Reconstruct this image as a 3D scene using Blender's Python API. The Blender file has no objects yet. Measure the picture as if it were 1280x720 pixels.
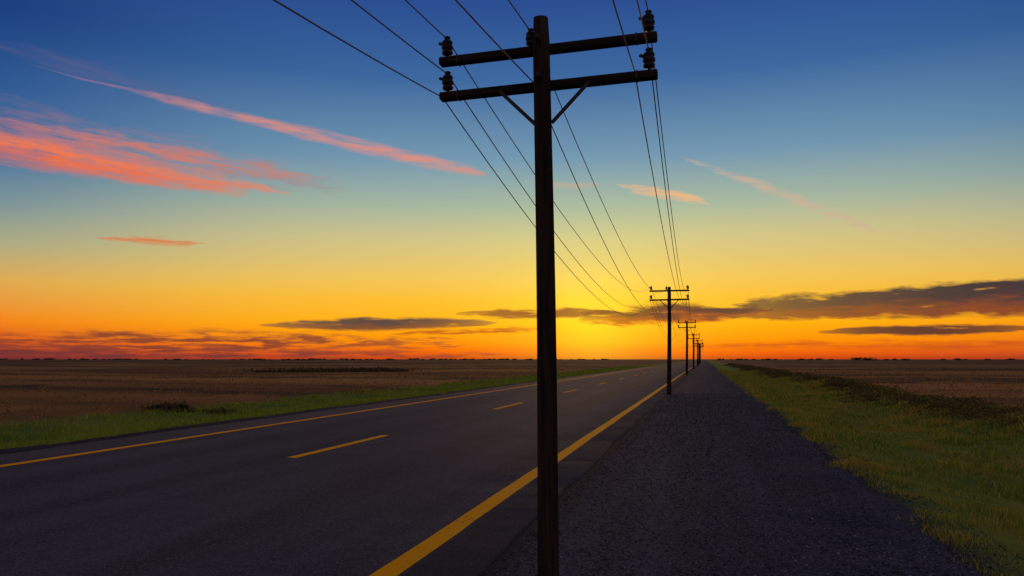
import bpy, bmesh, math, random
import numpy as np
from mathutils import Vector, Matrix
random.seed(7); rng = np.random.default_rng(11)
S = bpy.context.scene
S.view_settings.view_transform = 'Standard'
S.view_settings.look = 'None'
S.view_settings.exposure = 0

def lin(r, g, b):
    f = lambda c: (c/12.92 if c <= .04045 else ((c+.055)/1.055)**2.4)
    return (f(r/255), f(g/255), f(b/255), 1)

# ---------------------------------------------------------------- node helper
class NT:
    def __init__(s, tree): s.t = tree; s.n = tree.nodes; s.l = tree.links
    def put(s, sock, v):
        if isinstance(v, bpy.types.NodeSocket): s.l.new(v, sock)
        else: sock.default_value = v
    def m(s, op, a, b=None, c=None, clamp=False):
        n = s.n.new('ShaderNodeMath'); n.operation = op; n.use_clamp = clamp
        s.put(n.inputs[0], a)
        if b is not None: s.put(n.inputs[1], b)
        if c is not None: s.put(n.inputs[2], c)
        return n.outputs[0]
    def mix(s, f, a, b, mode='MIX'):
        n = s.n.new('ShaderNodeMix'); n.data_type = 'RGBA'; n.blend_type = mode
        s.put(n.inputs[0], f); s.put(n.inputs[6], a); s.put(n.inputs[7], b)
        return n.outputs[2]
    def ramp(s, f, pts, interp='LINEAR'):
        n = s.n.new('ShaderNodeValToRGB'); cr = n.color_ramp; cr.interpolation = interp
        cr.elements[0].position = pts[0][0]; cr.elements[0].color = pts[0][1]
        cr.elements[1].position = pts[-1][0]; cr.elements[1].color = pts[-1][1]
        for p, c in pts[1:-1]:
            e = cr.elements.new(p); e.color = c
        s.put(n.inputs[0], f); return n.outputs[0]
    def sm(s, v, a, b, lo=0.0, hi=1.0):
        n = s.n.new('ShaderNodeMapRange'); n.interpolation_type = 'SMOOTHSTEP'
        s.put(n.inputs[0], v); n.inputs[1].default_value = a; n.inputs[2].default_value = b
        n.inputs[3].default_value = lo; n.inputs[4].default_value = hi
        return n.outputs[0]
    def noise(s, vec, scale, detail=4, rough=.5, out=0):
        n = s.n.new('ShaderNodeTexNoise'); s.put(n.inputs['Vector'], vec)
        n.inputs['Scale'].default_value = scale; n.inputs['Detail'].default_value = detail
        n.inputs['Roughness'].default_value = rough
        return n.outputs[out]
    def vor(s, vec, scale, out='Distance', feature='F1', rand=1):
        n = s.n.new('ShaderNodeTexVoronoi'); n.feature = feature; s.put(n.inputs['Vector'], vec)
        n.inputs['Scale'].default_value = scale; n.inputs['Randomness'].default_value = rand
        return n.outputs[out]
    def xyz(s, x, y, z):
        n = s.n.new('ShaderNodeCombineXYZ')
        for i, v in enumerate((x, y, z)): s.put(n.inputs[i], v)
        return n.outputs[0]
    def sep(s, v):
        n = s.n.new('ShaderNodeSeparateXYZ'); s.l.new(v, n.inputs[0]); return n.outputs
    def mapv(s, v, scale):
        n = s.n.new('ShaderNodeMapping'); s.l.new(v, n.inputs[0]); n.inputs['Scale'].default_value = scale
        return n.outputs[0]
    def bump(s, h, strength, dist, normal=None):
        n = s.n.new('ShaderNodeBump'); s.put(n.inputs['Height'], h)
        n.inputs['Strength'].default_value = strength; n.inputs['Distance'].default_value = dist
        if normal is not None: s.l.new(normal, n.inputs['Normal'])
        return n.outputs[0]

def newmat(name, rough=.8, spec=.3):
    m = bpy.data.materials.new(name); m.use_nodes = True
    N = NT(m.node_tree); b = m.node_tree.nodes['Principled BSDF']
    b.inputs['Roughness'].default_value = rough
    b.inputs['Specular IOR Level'].default_value = spec
    g = N.n.new('ShaderNodeNewGeometry')
    return m, N, b, g

def meshobj(name, V, F, mat=None, parent=None, smooth=False):
    me = bpy.data.meshes.new(name)
    V = np.asarray(V, dtype=np.float32)
    if isinstance(F, np.ndarray):
        k = F.shape[1]; nf = len(F)
        me.vertices.add(len(V)); me.vertices.foreach_set('co', V.ravel())
        me.loops.add(nf*k); me.loops.foreach_set('vertex_index', F.astype(np.int32).ravel())
        me.polygons.add(nf); me.polygons.foreach_set('loop_start', np.arange(0, nf*k, k, dtype=np.int32))
        me.update(calc_edges=True)
    else:
        me.from_pydata([tuple(v) for v in V], [], F); me.update()
    if smooth: me.polygons.foreach_set('use_smooth', [True]*len(me.polygons))
    o = bpy.data.objects.new(name, me); S.collection.objects.link(o)
    if mat: me.materials.append(mat)
    if parent: o.parent = parent
    return o

# ---------------------------------------------------------------- sky
SUN_AZ = -8.4      # degrees clockwise from +Y
SUN_EL = 2.0
sd = Vector((math.sin(math.radians(SUN_AZ))*math.cos(math.radians(SUN_EL)),
             math.cos(math.radians(SUN_AZ))*math.cos(math.radians(SUN_EL)), math.sin(math.radians(SUN_EL))))
W = bpy.data.worlds.new("World"); S.world = W; W.use_nodes = True
W.cycles.sampling_method = 'MANUAL'; W.cycles.sample_map_resolution = 256
N = NT(W.node_tree); N.n.clear()
tc = N.n.new('ShaderNodeTexCoord')
d = tc.outputs['Generated']
x, y, z = N.sep(d)
az = N.m('MULTIPLY', N.m('ARCTAN2', x, y), 57.29578)
el = N.m('MULTIPLY', N.m('ARCSINE', z), 57.29578)
hl = N.m('SQRT', N.m('ADD', N.m('MULTIPLY', x, x), N.m('MULTIPLY', y, y)))
ca = N.m('DIVIDE', N.m('ADD', N.m('MULTIPLY', x, math.sin(math.radians(SUN_AZ))), N.m('MULTIPLY', y, math.cos(math.radians(SUN_AZ)))), N.m('MAXIMUM', hl, 1e-3))
zc = N.m('MAXIMUM', z, 0.0)
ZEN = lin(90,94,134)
cen = N.ramp(zc, [(0, lin(190,60,20)), (.009, lin(240,94,8)), (.024, lin(255,144,2)), (.050, lin(255,178,10)), (.08, lin(251,189,46)),
                  (.107, lin(240,196,86)), (.159, lin(208,196,134)), (.2, lin(166,183,158)), (.26, lin(112,151,176)), (.353, lin(56,102,158)),
                  (.437, lin(36,74,144)), (.6, lin(62,80,134)), (1, ZEN)])
sid = N.ramp(zc, [(0, lin(92,40,50)), (.008, lin(152,54,44)), (.02, lin(212,82,28)), (.0436, lin(242,130,26)), (.088, lin(218,168,82)),
                  (.131, lin(162,166,134)), (.17, lin(112,143,152)), (.216, lin(64,110,155)), (.296, lin(32,78,142)), (.371, lin(16,54,120)),
                  (.6, lin(52,70,125)), (1, ZEN)])
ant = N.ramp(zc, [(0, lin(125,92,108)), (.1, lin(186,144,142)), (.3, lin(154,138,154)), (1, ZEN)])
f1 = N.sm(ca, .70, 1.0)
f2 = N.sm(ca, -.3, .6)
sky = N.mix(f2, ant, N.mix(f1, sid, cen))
dn = N.n.new('ShaderNodeVectorMath'); dn.operation = 'DOT_PRODUCT'
N.l.new(d, dn.inputs[0]); dn.inputs[1].default_value = sd
dt = N.m('MAXIMUM', dn.outputs['Value'], 0)
g1 = N.m('POWER', dt, 110); g2 = N.m('POWER', dt, 600)
sky = N.mix(1.0, sky, N.mix(g1, (0,0,0,1), (.08,.14,.01,1)), 'ADD')
sky = N.mix(1.0, sky, N.mix(g2, (0,0,0,1), (.15,.15,.005,1)), 'ADD')

# three shared streaky noise fields in (azimuth, elevation)
A1 = N.noise(N.xyz(N.m('MULTIPLY', az, .22), N.m('MULTIPLY', N.m('MULTIPLY_ADD', az, .07, el), 1.1), 2.0), 1.0, 4, .62)
A2 = N.noise(N.xyz(N.m('MULTIPLY', az, .30), N.m('MULTIPLY', N.m('MULTIPLY_ADD', az, .09, el), 2.6), 9.0), 1.0, 4, .65)
A3 = N.noise(N.xyz(N.m('MULTIPLY', az, .35), N.m('MULTIPLY', el, 3.2), 17.0), 1.0, 4, .6)

def streak(sky, a1, e1, a2, e2, hw, col, alpha=1, bow=0, pa=.6, pb=.6, warp=.6, gain=2.2, nlo=.3, nhi=.62, col2=None, low=False):
    t = N.m('DIVIDE', N.m('SUBTRACT', az, a1), a2-a1, clamp=True)
    u = N.m('SUBTRACT', 1.0, t)
    k = (pa/(pa+pb))**pa * (pb/(pa+pb))**pb
    env = N.m('DIVIDE', N.m('MULTIPLY', N.m('POWER', t, pa), N.m('POWER', u, pb)), k)
    line = N.m('ADD', N.m('MULTIPLY_ADD', t, e2-e1, e1), N.m('MULTIPLY', N.m('MULTIPLY', t, u), 4*bow))
    off = N.m('SUBTRACT', el, line)
    n2 = A3 if low else A2
    offw = N.m('ADD', off, N.m('MULTIPLY', N.m('SUBTRACT', A1, .5), hw*warp*4))
    w = N.m('MULTIPLY', env, hw)
    dd = N.m('SUBTRACT', 1.0, N.m('DIVIDE', N.m('ABSOLUTE', offw), N.m('ADD', w, 1e-3)))
    dd = N.m('MULTIPLY', dd, gain, clamp=True)
    mk = N.m('MULTIPLY', N.m('MULTIPLY', dd, N.sm(n2, nlo, nhi)), N.m('MULTIPLY', N.m('POWER', env, .5), alpha))
    c = col
    if col2 is not None:
        c = N.mix(N.sm(N.m('ADD', N.m('DIVIDE', offw, hw), N.m('MULTIPLY', N.m('SUBTRACT', n2, .5), 1.4)), -.7, .35), col2, col)
    return N.mix(mk, sky, c)

red = lin(242,120,72)
sky = streak(sky, -62,15.4,-27,13.0, 2.0, lin(168,112,120), .6, gain=1.0, pa=1, pb=.8, nlo=.30, nhi=.65)
sky = streak(sky, -50,15.0,-28.3,13.2, .85, lin(214,122,98), .8, gain=1.1, pa=.8, pb=.8, nlo=.32, nhi=.62)
sky = streak(sky, -62,14.4,-31,12.0, 1.25, red, .95, gain=1.3, pa=.9, pb=.8, nlo=.16, nhi=.58, warp=.45, col2=lin(236,100,50))
sky = streak(sky, -49,18.5,-16.5,14.0, .62, lin(228,140,118), .85, bow=.55, pa=1.5, pb=.45, gain=1.3, warp=.3, nlo=.24, nhi=.62)
sky = streak(sky, -52,19.6,-34,17.4, .8, lin(100,95,135), .45, gain=1.0, pa=1, pb=1)
sky = streak(sky, -44.0,8.15,-37.0,8.22, .30, lin(216,118,70), .9, warp=.7, gain=1.3, nlo=.28, nhi=.58, low=True)
sky = streak(sky, -6.6,13.1,.4,11.6, .50, lin(242,182,128), .95, gain=1.2, nlo=.25, nhi=.6, warp=.7)
sky = streak(sky, -12,13.3,-7.2,13.0, .42, lin(196,170,146), .7, nlo=.25, nhi=.6, warp=.6, gain=1.2)
sky = streak(sky, -2.5,15.2,12.2,8.5, .55, lin(206,174,150), .8, gain=1.2, pa=1.0, pb=.5, bow=.3, warp=.4, nlo=.28, nhi=.62)
# low dark banks
sky = streak(sky, -56,1.2,-18,1.3, .85, lin(126,56,46), .9, gain=1.4, nlo=.38, nhi=.56, low=True)
sky = streak(sky, -70,.45,-15,.4, .60, lin(100,46,52), .85, gain=1.4, low=True)
sky = streak(sky, -24,1.95,-12,2.35, .28, lin(176,76,26), .9, low=True)
sky = streak(sky, -33.5,2.5,-15.6,2.85, .52, lin(72,60,64), .98, gain=2.4, nlo=.16, nhi=.42, warp=.35, col2=lin(126,72,46), low=True)
sky = streak(sky, -19,3.45,-6,3.6, .42, lin(136,74,40), .92, nlo=.2, nhi=.48, low=True)
sky = streak(sky, -9.5,3.15,5,3.7, .88, lin(96,54,40), .97, gain=2.2, nlo=.22, nhi=.45, col2=lin(196,96,26), low=True)
sky = streak(sky, -4,3.45,40,4.5, 1.28, lin(52,43,55), .98, gain=3.2, nlo=.16, nhi=.38, pa=.75, warp=.35, col2=lin(136,66,38), low=True)
sky = streak(sky, 7.8,1.95,21.4,2.0, .42, lin(86,50,44), .98, gain=2.4, nlo=.18, nhi=.42, warp=.4, low=True)
sky = streak(sky, -2,1.0,28,.9, .45, lin(190,72,26), .7, gain=1.2, low=True)
nis = N.n.new('ShaderNodeTexSky'); nis.sky_type = 'NISHITA'; nis.sun_disc = False
nis.sun_elevation = math.radians(SUN_EL); nis.sun_rotation = math.radians(SUN_AZ)
bg1 = N.n.new('ShaderNodeBackground'); bg2 = N.n.new('ShaderNodeBackground')
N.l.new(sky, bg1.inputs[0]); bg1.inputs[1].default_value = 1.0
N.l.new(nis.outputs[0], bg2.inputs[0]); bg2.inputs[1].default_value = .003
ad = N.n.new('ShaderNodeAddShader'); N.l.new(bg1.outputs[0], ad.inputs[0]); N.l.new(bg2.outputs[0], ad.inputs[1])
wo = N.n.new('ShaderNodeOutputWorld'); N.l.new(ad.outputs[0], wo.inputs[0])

sl = bpy.data.lights.new('sun', 'SUN'); sl.energy = .6; sl.angle = math.radians(12.0); sl.color = (1, .54, .18)
so = bpy.data.objects.new('sun', sl); S.collection.objects.link(so)
so.rotation_euler = sd.to_track_quat('Z', 'Y').to_euler(); so.location = (0, 0, 50)

# ---------------------------------------------------------------- camera
cam = bpy.data.cameras.new('camera'); co = bpy.data.objects.new('camera', cam); S.collection.objects.link(co)
cam.sensor_width = 36; cam.lens = 26; cam.shift_y = .0695; cam.clip_end = 20000; cam.clip_start = .05
co.location = (0, 0, 1.8); co.rotation_euler = (math.radians(90), 0, math.radians(14.56))
S.camera = co

# ---------------------------------------------------------------- terrain
def vnoise(X, Y, s, seed):
    r = np.random.default_rng(seed); out = 0
    for i in range(6):
        a = r.uniform(0, 2*np.pi); k = r.uniform(.5, 1.5)*2*np.pi/s; ph = r.uniform(0, 6.28)
        out = out + np.sin((X*np.cos(a)+Y*np.sin(a))*k+ph)
    return out/3.0
def sstep(v, a, b):
    t = np.clip((v-a)/(b-a), 0, 1); return t*t*(3-2*t)
def ground_z(X, Y):
    X = np.asarray(X, float); Y = np.asarray(Y, float)
    r = np.maximum(X-2.3, 0); l = np.maximum(-13.0-X, 0)
    zz = -.03 - .42*sstep(r, .1, 3.4) + .40*sstep(r, 4.6, 8) - .30*sstep(l, .2, 4) + .25*sstep(l, 4.5, 9)
    o = np.maximum(r, l)
    zz = zz + .05*vnoise(X, Y, 5, 1)*sstep(o, .3, 3) + .22*vnoise(X, Y, 90, 2)*sstep(o, 8, 60)
    zz = zz + .5*vnoise(X, Y, 700, 3)*sstep(o, 100, 600)
    return zz
def axis(lo, hi, fine, growth, c):
    a = [c]; s = fine
    while a[-1] < hi: a.append(a[-1]+s); s = s*growth
    b = [c]; s = fine
    while b[-1] > lo: b.append(b[-1]-s); s *= growth
    return np.array(sorted(set(b+a)))
xs = np.unique(np.concatenate([axis(-6000, -26, 1, 1.06, -26)[:-1], np.arange(-26, 16, .5), axis(16, 6000, 1, 1.06, 16)[1:]]))
xs = xs[(xs > -6500) & (xs < 6500)]
ys = np.unique(np.concatenate([-axis(3, 300, 1.2, 1.1, 3)[::-1], np.arange(-3, 60, .6), axis(60, 9000, .8, 1.04, 60)]))
GX, GY = np.meshgrid(xs, ys); GZ = ground_z(GX, GY)
nx, ny = len(xs), len(ys)
idx = np.arange(nx*ny).reshape(ny, nx)
F = np.stack([idx[:-1,:-1], idx[:-1,1:], idx[1:,1:], idx[1:,:-1]], -1).reshape(-1, 4)
mg, N, b, g = newmat('prairie_ground', .95, .05)
P = g.outputs['Position']; px, py, pz = N.sep(P)
n_big = N.noise(P, .035, 4, .6); n_med = N.noise(P, .35, 4, .6); n_f = N.noise(P, 6, 5, .7)
strip = N.noise(N.mapv(P, (.004, .03, 1)), 1.0, 3, .55)
strip2 = N.noise(N.mapv(P, (.014, .10, 1)), 1.0, 5, .6)
field = N.mix(N.sm(strip, .42, .56), (.15,.058,.014,1), (.38,.17,.034,1))
field = N.mix(N.m('MULTIPLY', N.sm(strip2, .49, .58), .9), field, (.050,.034,.013,1))
field = N.mix(N.m('MULTIPLY', N.sm(n_big, .5, .66), .6), field, (.44,.22,.04,1))
field = N.mix(N.m('MULTIPLY', N.sm(n_f, .4, .7), .35), field, (.12,.060,.020,1))
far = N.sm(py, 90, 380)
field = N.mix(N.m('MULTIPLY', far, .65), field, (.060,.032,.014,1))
grass = N.mix(N.sm(n_med, .35, .65), (.085,.15,.012,1), (.22,.22,.025,1))
grass = N.mix(N.m('MULTIPLY', N.sm(n_f, .45, .7), .6), grass, (.11,.095,.025,1))
jx = N.m('ADD', px, N.m('MULTIPLY', N.m('SUBTRACT', n_big, .5), 7))
isv = N.m('MULTIPLY', N.sm(jx, -21.5, -18.5), N.sm(jx, 8.5, 11.0, 1, 0))
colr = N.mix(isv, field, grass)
dirt = N.m('MULTIPLY', N.sm(px, -14.2, -13.2), N.sm(N.m('ADD', px, N.m('MULTIPLY', n_f, .5)), 2.5, 3.1, 1, 0))
colr = N.mix(dirt, colr, (.040,.035,.034,1))
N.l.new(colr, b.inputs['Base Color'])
N.l.new(N.bump(n_f, .7, .08), b.inputs['Normal'])
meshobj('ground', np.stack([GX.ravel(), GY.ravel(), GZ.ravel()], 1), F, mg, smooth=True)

# ---------------------------------------------------------------- strips (road, gravel, paint)
def ylist(y0, y1, step=.12, grow_from=40):
    a = [y0]
    while a[-1] < y1:
        s = step if a[-1] < grow_from else step*(1+(a[-1]-grow_from)*.06)
        a.append(min(y1, a[-1]+s))
    return np.array(a)
def strip_obj(name, x0, x1, zt, mat, y0=-60, y1=5000, jl=0, jr=0, skirt=0, seed=0, ncols=1):
    yy = ylist(y0, y1); r = np.random.default_rng(seed)
    def jit(a):
        w = r.normal(0, 1, len(yy)); w = np.convolve(w, np.ones(5)/5, 'same')*1.6
        return a*(w*.5 + .8*np.sin(yy*.9+seed)+.5*np.sin(yy*2.3+seed*2)+.6*np.sin(yy*.23))*.5
    L = x0+jit(jl); R = x1+jit(jr)
    cols = [(L-skirt*1.0, zt-skirt)] if skirt else []
    for i in range(ncols+1): cols.append((L+(R-L)*i/ncols, zt))
    if skirt: cols.append((R+skirt*1.0, zt-skirt))
    V = np.concatenate([np.stack([c[0], yy, np.full(len(yy), c[1])], 1) for c in cols]); n = len(yy); F = []
    for c in range(len(cols)-1):
        i = np.arange(n-1); F.append(np.stack([c*n+i, (c+1)*n+i, (c+1)*n+i+1, c*n+i+1], 1))
    return meshobj(name, V, np.concatenate(F), mat)

# asphalt
ma, N, b, g = newmat('asphalt', .85, .07)
P = g.outputs['Position']; px, py, pz = N.sep(P)
pl = N.mapv(P, (1, .05, 1))
nl = N.noise(pl, .9, 4, .6); nb = N.noise(P, .22, 4, .6); nm = N.noise(P, 2.6, 5, .65)
agg = N.vor(P, 75, 'Color'); aggd = N.vor(P, 75)
base = N.mix(N.sm(nl, .32, .66), (.034,.029,.034,1), (.074,.061,.067,1))
base = N.mix(N.m('MULTIPLY', N.sm(nb, .42, .62), .6), base, (.028,.025,.030,1))
wp = 0
for c in (-3.7, -5.9, -8.4, -10.4):
    q = N.m('POWER', 2.718, N.m('MULTIPLY', N.m('POWER', N.m('ABSOLUTE', N.m('SUBTRACT', px, c)), 2.0), -4.5))
    wp = N.m('ADD', wp, q)
base = N.mix(N.m('MULTIPLY', wp, N.m('MULTIPLY', nm, .6)), base, (.090,.074,.078,1))
for c in (-4.8, -9.4):
    q = N.m('POWER', 2.718, N.m('MULTIPLY', N.m('POWER', N.m('ABSOLUTE', N.m('SUBTRACT', px, c)), 2.0), -8))
    base = N.mix(N.m('MULTIPLY', q, N.m('MULTIPLY', nl, .8)), base, (.022,.019,.022,1))
ar, ag_, ab = N.sep(agg)
base = N.mix(N.m('MULTIPLY', N.sm(ar, .70, .95), .65), base, (.16,.135,.135,1))
base = N.mix(N.m('MULTIPLY', N.sm(ag_, .70, .95), .6), base, (.016,.014,.016,1))
base = N.mix(N.m('MULTIPLY', N.sm(nm, .35, .75), .35), base, (.030,.026,.030,1))
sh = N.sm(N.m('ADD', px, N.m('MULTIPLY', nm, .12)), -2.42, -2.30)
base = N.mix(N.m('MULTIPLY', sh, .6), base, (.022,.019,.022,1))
N.l.new(base, b.inputs['Base Color'])
N.l.new(N.bump(N.m('MULTIPLY', aggd, -.6), .55, .008), b.inputs['Normal'])
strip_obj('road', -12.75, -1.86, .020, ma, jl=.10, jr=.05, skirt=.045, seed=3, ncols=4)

# gravel
mgv, N, b, g = newmat('gravel_bed', .95, .03)
P = g.outputs['Position']; px, py, pz = N.sep(P)
vc = N.vor(P, 38, 'Color'); vd = N.vor(P, 38); nb = N.noise(P, .5, 4, .6)
nl = N.noise(N.mapv(P, (1, .04, 1)), 1.6, 4, .6)
r1, r2, r3 = N.sep(vc)
c = N.mix(r1, (.024,.026,.033,1), (.094,.096,.116,1))
c = N.mix(N.sm(vd, .50, .75), c, (.012,.013,.017,1))
c = N.mix(N.m('MULTIPLY', N.sm(nb, .35, .65), .5), c, (.028,.029,.036,1))
c = N.mix(N.m('MULTIPLY', N.sm(nl, .45, .65), .4), c, (.082,.083,.099,1))
edge_dark = N.sm(N.m('ADD', px, N.m('MULTIPLY', nb, .5)), -1.55, -1.15, 1, 0)  # mask for the darker gravel next to the asphalt
c = N.mix(N.m('MULTIPLY', edge_dark, .65), c, (.013,.011,.012,1))
N.l.new(c, b.inputs['Base Color'])
N.l.new(N.bump(N.m('MULTIPLY', vd, -1), .9, .012), b.inputs['Normal'])
strip_obj('gravel_shoulder', -1.95, 2.2, .0, mgv, jr=.16, jl=0, skirt=.03, seed=5, ncols=2)
strip_obj('gravel_shoulder', -13.5, -12.6, .0, mgv, jl=.2, skirt=.03, seed=8)

# paint
def paint(name, colr, wear):
    m, N, b, g = newmat(name, .8, .03)
    P = g.outputs['Position']
    n1 = N.noise(P, 14, 5, .7); n2 = N.noise(P, 2, 3, .6)
    c = N.mix(N.m('MULTIPLY', N.sm(N.m('ADD', N.m('MULTIPLY', n1, .7), N.m('MULTIPLY', n2, .3)), wear, wear+.10), .8), colr, (.16,.07,.02,1))
    c = N.mix(N.m('MULTIPLY', n2, .2), c, tuple(q*.7 for q in colr[:3])+(1,))
    N.l.new(c, b.inputs['Base Color']); N.l.new(N.bump(n1, .3, .003), b.inputs['Normal'])
    return m
mp = paint('yellow_paint', (1.0,.40,.0,1), .57)
strip_obj('edge_line', -2.66, -2.44, .0245, mp, jl=.012, jr=.012, seed=2)
strip_obj('edge_line', -11.42, -11.20, .0245, mp, jl=.012, jr=.012, seed=4)
V = []; F = []
for k in range(-3, 60):
    y0 = 11.9+13.4*k; n = 24
    for i in range(n+1):
        yy = y0+4.1*i/n; e = .10
        V += [(-7.2-e+random.uniform(-.008,.008), yy, .0245), (-7.2+e+random.uniform(-.008,.008), yy, .0245)]
        if i: q = len(V)-4; F.append((q, q+1, q+3, q+2))
meshobj('centre_line_dashes', V, F, mp)

# ---------------------------------------------------------------- loose stones
def stones(name, n, xr, yr, smin, smax, mat, zf):
    yv = yr[0]*np.exp(rng.uniform(0, 1, n)*math.log(yr[1]/yr[0])); xv = rng.uniform(*xr, n)
    s = rng.uniform(smin, smax, n)*(rng.uniform(0, 1, n)**2*.9+.6)
    s = s*np.clip(yv/9, 1, 3)**.5
    base = np.array([(1,0,0),(-1,0,0),(0,1,0),(0,-1,0),(0,0,1),(0,0,-1)], float)
    fc = np.array([(0,2,4),(2,1,4),(1,3,4),(3,0,4),(2,0,5),(1,2,5),(3,1,5),(0,3,5)])
    a = rng.uniform(0, 6.28, n); ca_, sa_ = np.cos(a), np.sin(a)
    B = base[None]*rng.uniform(.6, 1.2, (n, 6, 3)); B[:, :, 2] *= .6
    B += rng.normal(0, .15, B.shape)
    X = B[..., 0]*ca_[:, None]-B[..., 1]*sa_[:, None]; Y = B[..., 0]*sa_[:, None]+B[..., 1]*ca_[:, None]
    V = np.stack([X*s[:, None]+xv[:, None], Y*s[:, None]+yv[:, None], B[..., 2]*s[:, None]+(zf(xv, yv)+s*.2)[:, None]], -1).reshape(-1, 3)
    F = (fc[None]+(np.arange(n)*6)[:, None, None]).reshape(-1, 3)
    return meshobj(name, V, F, mat)
mst, N, b, g = newmat('stone', .95, .03)
rp = g.outputs['Random Per Island']
c = N.ramp(rp, [(0, (.020,.021,.027,1)), (.5, (.054,.055,.067,1)), (.85, (.105,.104,.120,1)), (1, (.21,.20,.21,1))])
N.l.new(c, b.inputs['Base Color'])
stones('gravel', 42000, (-1.75, 2.25), (4.0, 40), .006, .015, mst, lambda X, Y: np.zeros_like(X))
stones('scattered_stones', 900, (-2.2, -1.7), (4.0, 30), .003, .007, mst, lambda X, Y: np.full_like(X, .018))
stones('scattered_stones', 4000, (2.1, 2.9), (4.5, 30), .006, .016, mst, lambda X, Y: ground_z(X, Y))

# ---------------------------------------------------------------- blades of grass
def grass_mat(name, cols, patch, scale=.6, transl=.25):
    m, N, b, g = newmat(name, .75, .06)
    rp = g.outputs['Random Per Island']; P = g.outputs['Position']
    c = N.ramp(rp, cols); n = N.noise(P, scale, 3, .6)
    c = N.mix(N.m('MULTIPLY', N.sm(n, .46, .62), .75), c, patch)
    N.l.new(c, b.inputs['Base Color'])
    if transl:
        tr = N.n.new('ShaderNodeBsdfTranslucent'); N.l.new(c, tr.inputs[0])
        ms = N.n.new('ShaderNodeMixShader'); ms.inputs[0].default_value = transl
        N.l.new(b.outputs[0], ms.inputs[1]); N.l.new(tr.outputs[0], ms.inputs[2])
        N.l.new(ms.outputs[0], m.node_tree.nodes['Material Output'].inputs[0])
    return m
def blades(name, xv, yv, hv, wv, mat, lean=.35, zf=ground_z, z0=0):
    n = len(xv); a = rng.uniform(0, 6.28, n); la = rng.uniform(0, 6.28, n); lm = np.abs(rng.normal(0, lean, n))*hv
    zz = zf(xv, yv)-.01+z0
    dx, dy = np.cos(a)*wv/2, np.sin(a)*wv/2; lx, ly = np.cos(la)*lm, np.sin(la)*lm
    p = lambda s, t, h: np.stack([xv+dx*s+lx*t, yv+dy*s+ly*t, zz+hv*h], -1)
    V = np.stack([p(-1,0,0), p(1,0,0), p(.75,.35,.55), p(-.75,.35,.55), p(0,1,1-.1)], 1).reshape(-1, 3)
    k = (np.arange(n)*5)[:, None]
    F3 = np.concatenate([np.array([[0,1,2]])+k, np.array([[0,2,3]])+k, np.array([[3,2,4]])+k])
    return meshobj(name, V, F3, mat)
def logy(n, a, b_): return a*np.exp(rng.uniform(0, 1, n)*math.log(b_/a))
gm = grass_mat('verge_grass', [(0,(.08,.14,.010,1)),(.4,(.16,.23,.018,1)),(.75,(.30,.30,.035,1)),(1,(.46,.37,.08,1))], (.40,.29,.040,1), .40, .32)
n = 130000
yv = logy(n, 4.5, 140); edge = 2.25+.22*np.sin(yv*1.3)+.15*np.sin(yv*3.1+1)
xv = edge+rng.uniform(0, 1, n)**1.15*8.2
tuft = vnoise(xv, yv, .9, 21)+vnoise(xv, yv, 2.7, 22)
hv = rng.uniform(.03, .11, n)*(1+.7*np.clip(tuft, -1, 2))*(1+np.clip((xv-5)/4, 0, 1)*.7)
hv *= np.clip((xv-edge)*2.2+.35, .35, 1)
hv = np.maximum(hv, .02)
blades('verge_grass', xv, yv, hv, .006*np.clip(yv/6, 1, 12), gm, lean=.6)
n = 50000
yv = logy(n, 9, 220); xv = -13.3-rng.uniform(0, 1, n)**1.1*6.8
hv = rng.uniform(.06, .18, n)*(1+.5*vnoise(xv, yv, 3, 25)); hv = np.maximum(hv*np.clip((-13.2-xv), .3, 1), .03)
gm2 = grass_mat('roadside_grass', [(0,(.09,.18,.010,1)),(.5,(.18,.29,.018,1)),(1,(.34,.37,.05,1))], (.26,.29,.03,1), .40, .3)
blades('verge_grass', xv, yv, hv, .012*np.clip(yv/12, 1, 9), gm2, lean=.6)
fm = grass_mat('dry_field_grass', [(0,(.14,.064,.017,1)),(.5,(.31,.145,.034,1)),(1,(.48,.26,.065,1))], (.12,.066,.022,1), .08, .2)
n = 24000
yv = logy(n, 10, 200); xv = 10.4+rng.uniform(0, 1, n)**1.3*60
blades('field_grass', xv, yv, rng.uniform(.05, .16, n), .02*np.clip(yv/15, 1, 6), fm, lean=.7)
n = 24000
yv = logy(n, 8, 200); xv = -19.5-rng.uniform(0, 1, n)**1.3*90
blades('field_grass', xv, yv, rng.uniform(.04, .13, n), .03*np.clip(yv/15, 1, 6), fm, lean=.7)

# ---------------------------------------------------------------- hedges / shrubs / distant trees
def leafmass(name, cx, cy, cz, size, mat):
    n = len(cx); R = rng.normal(0, 1, (n, 2, 3)); u = R[:, 0]; u /= np.linalg.norm(u, axis=1)[:, None]
    v = np.cross(u, R[:, 1]); v /= np.linalg.norm(v, axis=1)[:, None]
    s = size[:, None]; c = np.stack([cx, cy, cz], -1)
    V = np.stack([c-u*s, c+v*s*.45, c+u*s, c-v*s*.45], 1).reshape(-1, 3)
    F = (np.arange(n)*4)[:, None]+np.array([[0,1,2,3]])
    return meshobj(name, V, F, mat)
hm = grass_mat('shrub_leaves', [(0,(.040,.036,.012,1)),(.5,(.075,.060,.020,1)),(1,(.15,.10,.034,1))], (.06,.042,.018,1), .8, 0)
hm2 = grass_mat('hedge_leaves', [(0,(.050,.050,.012,1)),(.5,(.105,.085,.022,1)),(1,(.22,.15,.04,1))], (.075,.052,.018,1), .5, .15)
n = 52000
yv = logy(n, 13, 300); c0 = 9.7+.5*np.sin(yv*.11)+.3*np.sin(yv*.4)
xv = c0+rng.normal(0, .85, n)
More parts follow.
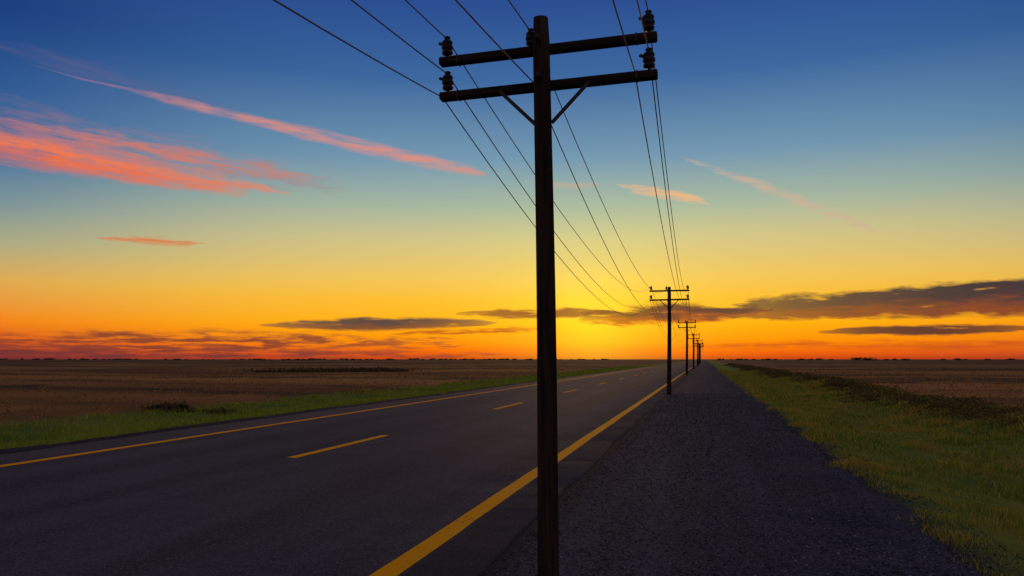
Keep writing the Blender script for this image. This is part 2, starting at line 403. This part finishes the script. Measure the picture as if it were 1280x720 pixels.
top = (.20+.13*vnoise(xv, yv, 4, 31)+.12*vnoise(xv, yv, 1.1, 32))*np.exp(-((xv-c0)/1.4)**2)
leafmass('hedge', xv, yv, ground_z(xv, yv)+rng.uniform(0, 1, n)**.8*np.maximum(top, .05), .028*np.clip(yv/16, 1, 7)*rng.uniform(.6, 1.3, n), hm2)
def shrub(name, X, Y, rx, ry, h, n=2500, leaf=.05, lobes=6):
    pts = []
    for i in range(lobes):
        ox = random.uniform(-.75, .75)*rx; oy = random.uniform(-.7, .7)*ry; r = random.uniform(.4, .8); hh = h*random.uniform(.4, 1)
        m = n//lobes; q = rng.normal(0, .55, (m, 3))
        pts.append(np.stack([X+ox+q[:, 0]*rx*r*.6, Y+oy+q[:, 1]*ry*r*.6, np.abs(q[:, 2])*hh], -1))
    p = np.concatenate(pts); z = ground_z(p[:, 0], p[:, 1])
    return leafmass(name, p[:, 0], p[:, 1], z+p[:, 2], np.full(len(p), leaf)*rng.uniform(.6, 1.3, len(p)), hm)
shrub('shrub', -19.2, 24.5, 1.5, .8, .24, 4200, .055, 6)
shrub('hedge', -58, 108, 14, 3, .6, 8000, .2, 16)
def treerow(name, x0, y0, x1, y1, h, n, clumps, leaf):
    P_ = []
    for i in range(clumps):
        t = random.random(); cx = x0+(x1-x0)*t; cy = y0+(y1-y0)*t; hh = h*random.uniform(.35, 1); r = hh*random.uniform(.8, 2.2)
        m = n//clumps; q = rng.normal(0, .5, (m, 3))
        P_.append(np.stack([cx+q[:, 0]*r, cy+q[:, 1]*r, hh*.5+q[:, 2]*hh*.4], -1))
    p = np.concatenate(P_); zg = ground_z(p[:, 0], p[:, 1]); p[:, 2] = np.maximum(p[:, 2], .1)
    return leafmass(name, p[:, 0], p[:, 1], zg+p[:, 2], np.full(len(p), leaf), hm)
treerow('distant_trees', -1800, 1500, -500, 2000, 4, 6000, 90, 1.8)
treerow('distant_trees', -900, 1300, -200, 1700, 3, 4000, 60, 1.5)
treerow('distant_trees', 20, 1500, 240, 1500, 3.5, 2500, 22, 1.3)
treerow('distant_trees', 280, 1400, 900, 1600, 3, 4000, 40, 1.5)
treerow('distant_trees', 238, 1300, 262, 1300, 6, 700, 5, 1.2)

# ---------------------------------------------------------------- utility poles
mw, N, b, g = newmat('weathered_wood', .9, .06)
tco = N.n.new('ShaderNodeTexCoord'); O = tco.outputs['Object']
gr = N.noise(N.mapv(O, (22, 22, .9)), 1.6, 6, .65); kn = N.noise(O, 1.6, 4, .6); fi = N.noise(N.mapv(O, (90, 90, 3)), 1.0, 4, .6)
c = N.mix(N.sm(gr, .3, .7), (.011,.008,.006,1), (.044,.030,.020,1)); c = N.mix(N.m('MULTIPLY', N.sm(kn, .45, .7), .6), c, (.013,.010,.008,1))
N.l.new(c, b.inputs['Base Color']); N.l.new(N.bump(N.m('ADD', gr, N.m('MULTIPLY', fi, .5)), .9, .012), b.inputs['Normal'])
mwa, N, b, g = newmat('crossarm_wood', .9, .06)
tco = N.n.new('ShaderNodeTexCoord'); O = tco.outputs['Object']
gr = N.noise(N.mapv(O, (1.2, 25, 25)), 1.5, 6, .65)
N.l.new(N.mix(N.sm(gr, .3, .7), (.010,.008,.007,1), (.036,.026,.019,1)), b.inputs['Base Color']); N.l.new(N.bump(gr, .9, .008), b.inputs['Normal'])
mi, N, b, g = newmat('brown_porcelain', .55, .2)
tco = N.n.new('ShaderNodeTexCoord'); N.l.new(N.mix(N.noise(tco.outputs['Object'], 9, 3, .5), (.008,.007,.008,1), (.02,.013,.011,1)), b.inputs['Base Color'])
mm, N, b, g = newmat('galvanised_steel', .6, .3)
tco = N.n.new('ShaderNodeTexCoord'); N.l.new(N.mix(N.noise(tco.outputs['Object'], 14, 4, .6), (.015,.013,.013,1), (.035,.03,.028,1)), b.inputs['Base Color']); b.inputs['Metallic'].default_value = .3

def bm_obj(name, bm, mat, parent, smooth=False):
    me = bpy.data.meshes.new(name); bm.to_mesh(me); bm.free(); me.materials.append(mat)
    if smooth:
        for p in me.polygons: p.use_smooth = True
    o = bpy.data.objects.new(name, me); S.collection.objects.link(o); o.parent = parent; return o
def lathe(prof, seg=20):
    bm = bmesh.new(); rings = []
    for r, z in prof:
        rings.append([bm.verts.new((r*math.cos(2*math.pi*i/seg), r*math.sin(2*math.pi*i/seg), z)) for i in range(seg)])
    for a, b_ in zip(rings[:-1], rings[1:]):
        for i in range(seg): bm.faces.new((a[i], a[(i+1)%seg], b_[(i+1)%seg], b_[i]))
    bm.faces.new(rings[-1]); bm.faces.new(rings[0][::-1]); return bm
def box(name, size, loc, rot, mat, parent, bev=.006):
    bm = bmesh.new(); bmesh.ops.create_cube(bm, size=1)
    bmesh.ops.scale(bm, vec=size, verts=bm.verts)
    bmesh.ops.bevel(bm, geom=bm.edges[:], offset=bev, segments=2, affect='EDGES')
    o = bm_obj(name, bm, mat, parent); o.location = loc; o.rotation_euler = rot; return o
# pin insulator: short pin, ribbed barrel, domed cap
INS = [(.012,-.02),(.012,.022),(.026,.024),(.042,.030),(.047,.040),(.046,.052),(.037,.060),(.037,.066),(.048,.074),(.051,.087),(.049,.100),
       (.038,.108),(.038,.114),(.045,.121),(.046,.133),(.040,.144),(.028,.152),(.022,.158),(.022,.165),(.028,.169),(.027,.179),(.016,.185),(.006,.187)]
def utility_pole(X, Y, top, L, r_top, r_bot, arms, lean=0, sc=1.0, yawd=0):
    e = bpy.data.objects.new('utility_pole', None); S.collection.objects.link(e)
    e.location = (X, Y, -.02); e.rotation_euler = (0, lean, math.radians(yawd))
    nz = 26; bm = bmesh.new(); seg = 28; rings = []
    for k in range(nz+1):
        t = k/nz; z_ = -.35+(top+.35)*t; r = r_bot+(r_top-r_bot)*t
        if k == nz: r *= .88
        ox = .008*math.sin(t*5+X)*sc; oy = .008*math.sin(t*4+1)
        ring = []
        for i in range(seg):
            a = 2*math.pi*i/seg; rr = r*(1+.025*math.sin(3*a+t*2)+.012*math.sin(7*a+t*5))
            ring.append(bm.verts.new((ox+rr*math.cos(a), oy+rr*math.sin(a), z_)))
        rings.append(ring)
    for a, b_ in zip(rings[:-1], rings[1:]):
        for i in range(seg): bm.faces.new((a[i], a[(i+1)%seg], b_[(i+1)%seg], b_[i]))
    bm.faces.new(rings[-1])
    bm_obj('shaft', bm, mw, e, True)
    att = []
    yb = r_top+.045*sc
    for j, az_ in enumerate(arms):
        box('upper_crossarm' if j == 0 else 'lower_crossarm', (2*L, .085*sc, .062*sc), (0, yb, az_), (0, math.radians(random.uniform(-.25, .25)), 0), mwa, e)
        box('through_bolt', (.03*sc, .36*sc, .03*sc), (0, yb-.10*sc, az_), (0, 0, 0), mm, e, .004)
        for sx in (-1, 1):
            p = (sx*(L-.065*sc), yb, az_+.031*sc)
            o = bm_obj('insulator', lathe(INS), mi, e, True); o.location = p; o.scale = (sc*.98,)*3
            att.append((p[0], p[1], p[2]+.158*sc))
            box('tie_clamp', (.045*sc, .018*sc, .024*sc), (p[0]-.055*sc, p[1], p[2]+.125*sc), (0, .3, 0), mm, e, .004)
            box('end_plate', (.012*sc, .092*sc, .069*sc), (sx*(L-.16*sc), yb, az_), (0, 0, 0), mm, e, .002)
    p = (-.115*sc, yb, arms[0]+.031*sc)
    o = bm_obj('insulator', lathe(INS), mi, e, True); o.location = p; o.scale = (sc*.85,)*3
    att.append((p[0], p[1], p[2]+.134*sc))
    for sx in (-1, 1):   # diagonal braces
        a = Vector((sx*.37*sc, yb-.055*sc, arms[1]-.02*sc)); c_ = Vector((sx*(r_top+.0*sc), .03*sc, arms[1]-.33*sc)); dd = c_-a
        o = box('brace', (dd.length, .012*sc, .030*sc), (a+c_)/2, (0, 0, 0), mm, e, .003)
        o.rotation_euler = dd.to_track_quat('X', 'Z').to_euler()
    att.append((-L+.015, yb, arms[1]+.0)); att.append((L*.80, yb, arms[1]+.05*sc)); att.append((-.10*sc, yb, arms[1]+.045*sc))
    M = Matrix.Translation(e.location) @ e.rotation_euler.to_matrix().to_4x4()
    return [M @ Vector(a) for a in att]
PO = []
PO.append(utility_pole(-1.15, -27, 4.9, .95, .07, .095, (4.7, 4.38)))
PO.append(utility_pole(-1.20, 5.78, 4.54, .90, .066, .088, (4.335, 4.04), lean=-.0128))
PO.append(utility_pole(-1.72, 38.5, 5.50, 1.0, .085, .12, (5.32, 4.86), sc=1.25))
PO.append(utility_pole(-1.95, 89, 6.3, 1.05, .11, .15, (6.1, 5.55), sc=1.5))
PO.append(utility_pole(-1.9, 142, 6.6, 1.15, .14, .18, (6.35, 5.7), sc=1.8))
PO.append(utility_pole(-1.6, 195, 6.8, 1.3, .16, .2, (6.5, 5.8), sc=2.0))
PO.append(utility_pole(-1.6, 255, 7.2, 1.4, .18, .22, (6.9, 6.1), sc=2.2))
PO.append(utility_pole(-1.6, 330, 8.4, 1.5, .2, .25, (8, 7.2), sc=2.4))
mwire, N, b, g = newmat('aluminium_wire', .6, .3)
N.l.new(N.mix(N.noise(g.outputs['Position'], 3, 2, .5), (.09,.09,.095,1), (.16,.155,.155,1)), b.inputs['Base Color'])
cu = bpy.data.curves.new('power_lines', 'CURVE'); cu.dimensions = '3D'; cu.bevel_depth = .0052; cu.bevel_resolution = 2
sags = [1.05, 1.0, 1.15, 1.1, 1.1, 1.3, .9, 1.25]
for i in range(len(PO)-1):
    for j in range(len(PO[0])):
        a, c_ = PO[i][j], PO[i+1][j]; sp = cu.splines.new('POLY'); n = 48; sp.points.add(n)
        sg = sags[j]*((c_-a).length/33)*random.uniform(.92, 1.08)
        for k in range(n+1):
            t = k/n; p = a.lerp(c_, t); p.z -= 4*sg*t*(1-t)
            sp.points[k].co = (*p, 1); sp.points[k].radius = 1.0 if i < 2 else 1.6
po = bpy.data.objects.new('power_lines', cu); S.collection.objects.link(po); cu.materials.append(mwire)
